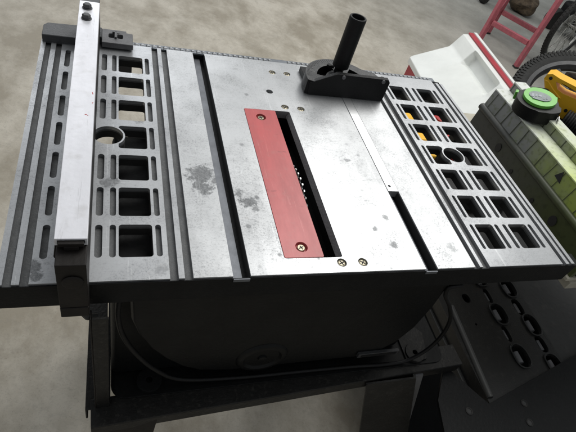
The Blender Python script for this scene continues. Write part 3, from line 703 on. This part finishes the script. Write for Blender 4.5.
for k in range(9): p_.lathe([(.026,.0),(.030,.0016),(.030,.0046),(.026,.0062)], 28, 0, TP @ Matrix.Translation((.088,.0325,-.028)) @ Matrix.Rotation(math.pi/2,4,'Y') @ Matrix.Translation((0,0,-.035+.0075*k)))
p_.lathe([(.024,-.035),(.024,.035)], 24, 0, TP @ Matrix.Translation((.088,.0325,-.028)) @ Matrix.Rotation(math.pi/2,4,'Y'))
p_.build('ribbed_drum', M['rubber'], pt)
p_ = MB(); p_.lathe([(.008,-.012),(.016,-.010),(.016,.0),(.010,.004)], 20, 0, TP @ Matrix.Translation((.085,.098,.02))); p_.build('trigger', M['plastic'], pt)

# moulded case on the shelf
mc = thing('socket_case', 'black moulded tool case with two rows of oval recesses under the right wing', 'tool case', (.75,.05,-.4995))
def oval(cx, cy, rx, ry, n=24): return [(cx+rx*math.copysign(abs(math.cos(2*math.pi*k/n))**.75, math.cos(2*math.pi*k/n)), cy+ry*math.copysign(abs(math.sin(2*math.pi*k/n))**.75, math.sin(2*math.pi*k/n))) for k in range(n)]

rowA = [(.740,.262,.020,.022,1),(.737,.200,.008,.024,0),(.738,.132,.021,.032,1),(.727,.066,.008,.024,0),(.730,-.008,.021,.032,1)]
rowB = [(.833,.222,.020,.030,1),(.828,.152,.013,.026,0),(.838,.086,.020,.032,1),(.832,.022,.013,.024,0),(.832,-.046,.020,.030,1)]
holes = [oval(a,b,c_*(1.15 if e else 1.25),d_*(1.05 if e else 1.15)) for a,b,c_,d_,e in rowA+rowB]+[oval(.650,.196,.013,.016), circle(.636,.105,.004,12)]
m_ = MB(); m_.plate(rrect(.548,.872,-.150,.300,.012), holes, -.4590, -.4500, 0)
m_.plate(rrect(.548,.872,-.150,.300,.012), [rrect(.555,.865,-.143,.293,.01)], -.4990, -.4591, 0)
m_.build('tray', M['case'], mc, bevel=.0015)
m_ = MB(); m_.box(.556,.864,-.142,.292,-.4985,-.4960); m_.build('tray_bottom', M['drawer'], mc)
m_ = MB(); m_.tube([(.577,.170,-.4480),(.556,-.110,-.4480)], .009, 10); m_.build('edge_bead', M['panel'], mc)
for a,b,c_,d_,big in rowA+rowB:
    if big:
        s_ = MB(); s_.lathe([(.006,-.018),(.010,-.017),(.010,.017),(.006,.018)], 20, 0, Matrix.Translation((a-.004,b,-.460)) @ Matrix.Rotation(math.pi/2,4,'X')); s_.build('socket', M['capgrey'], mc)
        q = MB(); q.plate(oval(a,b,c_+.007,d_+.007), [oval(a,b,c_+.0035,d_+.0025)], -.4499, -.4450); q.build('recess_rim', M['case'], mc, bevel=.001)
    else:
        s_ = MB(); s_.box(a-c_*.45,a+c_*.45,b-d_*.7,b+d_*.7,-.480,-.456); s_.build('bit_holder', M['capgrey'], mc, bevel=.002)
lid_ = MB(); lid_.plate(rrect(.876,1.32,-.150,.300,.012), [], -.499, -.4560); lid_.build('lid', M['panel'], mc, bevel=.004)
# black bench vise jaw / plank lying in front
bp_ = MB(); bp_.plate([(.330,-.340),(1.30,-.340),(1.30,.080),(.940,-.022),(.537,-.127),(.520,-.105),(.455,-.010),(.390,-.10)], [], -.4480, -.4390)
bo_ = bp_.build('black_board', M['cab'], bevel=.0012); tag(bo_, 'black drilled board in front of the moulded tool case', 'board')
for x, y in ((.466,-.138),(.645,-.140),(.630,-.189)):
    br = MB(); br.lathe([(.010,-.4388),(.010,-.4376),(.0065,-.4376),(.0065,-.4387)], 18, 0, Matrix.Translation((x,y,0)), cap=False); br.lathe([(.0064,-.4388),(.0064,-.4384)], 18, 1, Matrix.Translation((x,y,0))); br.build('eyelet', [M['stand'], M['dark']], bo_)
for x in (.60, 1.15):
    br = MB(); br.box(x,x+.05,-.30,-.26,-1.15,-.4482); br.build('leg', M['stand'], bo_, bevel=.002)

# things seen through the right wing
tote = thing('tote_bin', 'open black bin on the cart shelf seen through the right wing openings', 'bin', (.85,.98,-.4995))
q = MB(); q.plate(rrect(.57,1.12,.62,1.38,.03), [rrect(.58,1.11,.63,1.37,.025)], -.4990, -.440); q.build('walls', M['drawer'], tote, bevel=.002)
q = MB(); q.box(.585,1.105,.635,1.365,-.4985,-.4940); q.build('bottom', M['drawer'], tote)
yb = MB(); yb.box(.665,.865,.80,1.10,-.493,-.385); yb.box(.73,.800,.88,1.0,-.3849,-.370)
yo = yb.build('yellow_case', M['yellow'], bevel=.01, seg=3); tag(yo, 'small yellow case inside the black bin, seen through the wing', 'case')
rc = MB(); rc.lathe([(.055,-.478),(.058,-.470),(.058,-.380),(.050,-.366),(.022,-.360),(.022,-.350),(.004,-.348)], 32, 0, Matrix.Translation((.930,1.030,-.015)))
ro = rc.build('red_can', M['canred']); tag(ro, 'round red can inside the black bin beside the yellow case', 'can', 'red cans in the black bin')
rc = MB(); rc.lathe([(.045,-.508),(.048,-.500),(.048,-.400),(.040,-.388),(.004,-.386)], 32, 0, Matrix.Translation((.935,.905,.015)))
ro = rc.build('red_can', M['canred']); tag(ro, 'lower red can nearer the saw inside the black bin', 'can', 'red cans in the black bin')

# ================================================================= BACKGROUND
rs = thing('steel_trestle', 'red square-tube steel trestle standing on the concrete behind the cooler', 'trestle', (3.35,3.6,-1.15))
PA, PB, PC = Vector((3.085,3.545,0)), Vector((3.335,3.165,0)), Vector((3.41,3.86,0)); PD = PB+PC-PA
def at(p, z): return (p.x, p.y, z)
for p in (PA,PB,PC,PD):
    q = MB(); q.bar(at(p,-1.135), at(p,-.20), .044); lo = q.build('leg', M['rstand'], rs, bevel=.004)
    q = MB(); q.bar(at(p,-1.15), at(p,-1.1349), .050); q.build('foot_cap', M['rubber'], lo, bevel=.004)
def bar_(a, za, b, zb, w=.042, nm='crossbar'):
    q = MB(); d = (b-a).normalized()*.03; q.bar(at(a+d,za), at(b-d,zb), w, .045); q.build(nm, M['rstand'], rs, bevel=.004)
bar_(PA,-.90,PB,-.90); bar_(PC,-.90,PD,-.90); bar_(PA,-.87,PC,-.74,.035,'brace'); bar_(PB,-.87,PD,-.74,.035,'brace')
q = MB(); vv = [at(p,z) for z in (-.20,-.16) for p in (PA,PB,PD,PC)]; q.add(vv, [(3,2,1,0),(4,5,6,7),(0,1,5,4),(1,2,6,5),(2,3,7,6),(3,0,4,7)]); q.build('top', M['rstand'], rs, bevel=.01)

def wheel(name, label, cat, c, w, R_, rt, spokes=24, group=None):
    t = thing(name, label, cat, c, group)
    z_ = Vector((0,0,1)); w = Vector(w).normalized(); n_ = w.cross(z_); T = Matrix(((w.x,z_.x,n_.x,c[0]),(w.y,z_.y,n_.y,c[1]),(w.z,z_.z,n_.z,c[2]),(0,0,0,1)))
    def ring(r, n=64, off=0): return [T @ Vector((r*math.cos(2*math.pi*k/n), r*math.sin(2*math.pi*k/n), off)) for k in range(n)]
    m = MB(); m.tube(ring(R_-rt), rt, 12, closed=True)
    for k in range(72):
        a = 2*math.pi*k/72
        for o in (-.5,.5): m.box(R_-.004,R_+.003,-.005,.005,o*rt-.004,o*rt+.004,0,T @ Matrix.Rotation(a,4,'Z'))
    m.build('tyre', M['rubber'], t)
    m = MB(); m.tube(ring(R_-2*rt-.008), .014, 8, closed=True); m.build('rim', M['rim'], t)
    m = MB(); m.lathe([(.012,-.05),(.022,-.048),(.022,-.03),(.012,-.028),(.012,.028),(.022,.03),(.022,.048),(.012,.05)], 20, 0, T); m.build('hub', M['rim'], t)
    m = MB()
    for k in range(spokes):
        a = 2*math.pi*k/spokes; o = .04*(1 if k % 2 else -1)
        m.bar(T @ Vector((.018*math.cos(a+.8),.018*math.sin(a+.8),o)), T @ Vector(((R_-2*rt-.01)*math.cos(a),(R_-2*rt-.01)*math.sin(a),0)), .005)
    m.build('spokes', M['rim'], t)
    m = MB(); m.lathe([(.09,-.062),(.095,-.058),(.09,-.054)], 32, 0, T); m.build('disc', M['rim'], t)
    return t
wheel('bicycle_wheel', 'thin bicycle wheel with silver rim standing behind the red trestle', 'bicycle wheel', (3.93,3.40,-.755), (.93,.37,0), .387, .028)

# knobby tyre propped at a slant on a block
bt = thing('knobby_tyre', 'big knobby black tyre tilted on a block behind the yellow tool', 'tyre', (3.0,2.15,-1.15))
Rt = .46; u_ = Vector((.5,-.8660,0)); v_ = Vector((.75,.4330,.5)); n_ = u_.cross(v_)
TT2 = Matrix(((u_.x,v_.x,n_.x,3.0),(u_.y,v_.y,n_.y,2.15),(u_.z,v_.z,n_.z,-.855),(0,0,0,1)))
m = MB(); pt_ = [(Rt-.105,-.040),(Rt-.06,-.056),(Rt-.02,-.050),(Rt-.003,-.028),(Rt,0),(Rt-.003,.028),(Rt-.02,.050),(Rt-.06,.056),(Rt-.105,.040),(Rt-.105,.030),(Rt-.06,.046),(Rt-.02,.03),(Rt-.02,-.03),(Rt-.06,-.046),(Rt-.105,-.030),(Rt-.105,-.040)]
m.lathe(pt_, 96, 0, TT2, cap=False)
for k in range(90):
    T = TT2 @ Matrix.Rotation(2*math.pi*k/90,4,'Z')
    o = .006 if k % 2 else -.006
    m.box(Rt-.006,Rt+.010,-.008,.008,-.014+o,.014+o,0,T)
    m.box(Rt-.016,Rt+.006,-.010,.008,.024,.046,0,T); m.box(Rt-.016,Rt+.006,-.008,.010,-.046,-.024,0,T)
    m.box(Rt-.055,Rt-.022,-.006,.006,.050,.060,0,T)
m.build('carcass', M['rubber'], bt)
m = MB(); m.lathe([(Rt-.13,-.035),(Rt-.104,-.040),(Rt-.104,-.046),(Rt-.135,-.040),(Rt-.150,0),(Rt-.135,.040),(Rt-.104,.046),(Rt-.104,.040),(Rt-.13,.035),(Rt-.142,0),(Rt-.13,-.035)], 72, 0, TT2, cap=False); m.build('rim', M['labelgrey'], bt)
m = MB(); m.lathe([(.03,-.05),(.055,-.045),(.055,.045),(.03,.05)], 24, 0, TT2); m.build('hub', M['labelgrey'], bt)
for k in range(5):
    T = TT2 @ Matrix.Rotation(2*math.pi*k/5,4,'Z'); m = MB(); m.box(.05,Rt-.145,-.022,.022,-.010,.010,0,T); m.build('spoke', M['labelgrey'], bt, bevel=.004)
wbk = MB(); wbk.box(3.20,3.36,2.12,2.52,-1.15,-.80); tag(wbk.build('wood_block', M['log'], bevel=.01), 'wood block under the raised side of the knobby tyre', 'block')

# small caster, bark log, dark machine at the back
def lumpy(name, c, r, sc, mt, seed, amp=.18, seg=24):
    rnd = random.Random(seed); m = MB(); vs = []; fs = []; ph = [rnd.uniform(0,6) for _ in range(6)]
    for i in range(seg//2+1):
        th = math.pi*i/(seg//2)
        for k in range(seg):
            a = 2*math.pi*k/seg
            q = 1+amp*(math.sin(3*a+ph[0]+2*th)*.4+math.sin(5*a+ph[1])*.25*math.sin(th)+math.sin(7*th+ph[2]+2*a)*.3)
            vs.append((c[0]+r*q*math.sin(th)*math.cos(a)*sc[0], c[1]+r*q*math.sin(th)*math.sin(a)*sc[1], c[2]+r*q*math.cos(th)*sc[2]))
    for i in range(seg//2):
        for k in range(seg): k2 = (k+1)%seg; fs.append((i*seg+k,i*seg+k2,(i+1)*seg+k2,(i+1)*seg+k))
    m.add(vs, fs); return m.build(name, mt)
cs = thing('caster_wheel', 'small black caster wheel on the floor at the top edge behind the cooler', 'caster', (3.85,4.70,-1.15))
m = MB(); TC = Matrix.Translation((3.85,4.72,-1.05)) @ Matrix.Rotation(.6,4,'Z') @ Matrix.Rotation(math.pi/2,4,'X'); m.lathe([(.03,-.05),(.085,-.048),(.10,-.03),(.10,.03),(.085,.048),(.03,.05)], 32, 0, TC); m.build('tread', M['rubber'], cs)
m = MB(); m.lathe([(.01,-.056),(.05,-.056),(.05,-.0505),(.01,-.0505)], 24, 0, TC); m.lathe([(.01,.0505),(.05,.0505),(.05,.056),(.01,.056)], 24, 0, TC); m.build('hub', M['labelgrey'], cs)
m = MB(); m.box(3.76,4.12,4.66,4.86,-.945,-.90); m.bar((3.85,4.63,-1.05),(3.88,4.70,-.93),.04); m.bar((3.9,4.80,-1.05),(3.93,4.82,-.93),.04); m.build('fork', M['black'], cs, bevel=.01)
lg = lumpy('log', (4.37,4.66,-1.04), .16, (1.0,1.25,.72), M['log'], 3, .22, 40); tag(lg, 'rough brown lump of wood on the floor behind the red trestle', 'log')
mb_ = thing('garden_machine', 'dark low machine on wheels at the upper right edge behind the bicycle wheel', 'machine', (4.9,3.9,-1.15))
m = MB(); m.box(4.62,5.5,3.55,4.35,-1.02,-.80); m.build('deck', M['black'], mb_, bevel=.05, seg=3)
m = MB(); m.box(4.75,5.2,3.75,4.2,-.7999,-.55); m.build('engine', M['labelgrey'], mb_, bevel=.04, seg=3)
for x, y in ((4.60,3.60),(4.60,4.30),(5.4,3.5),(5.4,4.4)):
    m = MB(); T = Matrix.Translation((x,y,-1.03)) @ Matrix.Rotation(math.pi/2,4,'X'); m.lathe([(.04,-.05),(.11,-.05),(.12,-.03),(.12,.03),(.11,.05),(.04,.05)], 32, 0, T); m.build('wheel', M['rubber'], mb_)
for k in range(3):
    m = MB(); m.tube([(4.66+.2*k,3.60,-.795),(4.75+.2*k,3.9,-.74),(4.70+.2*k,4.25,-.795)], .014, 8); m.build('cable', M['cap'], mb_)
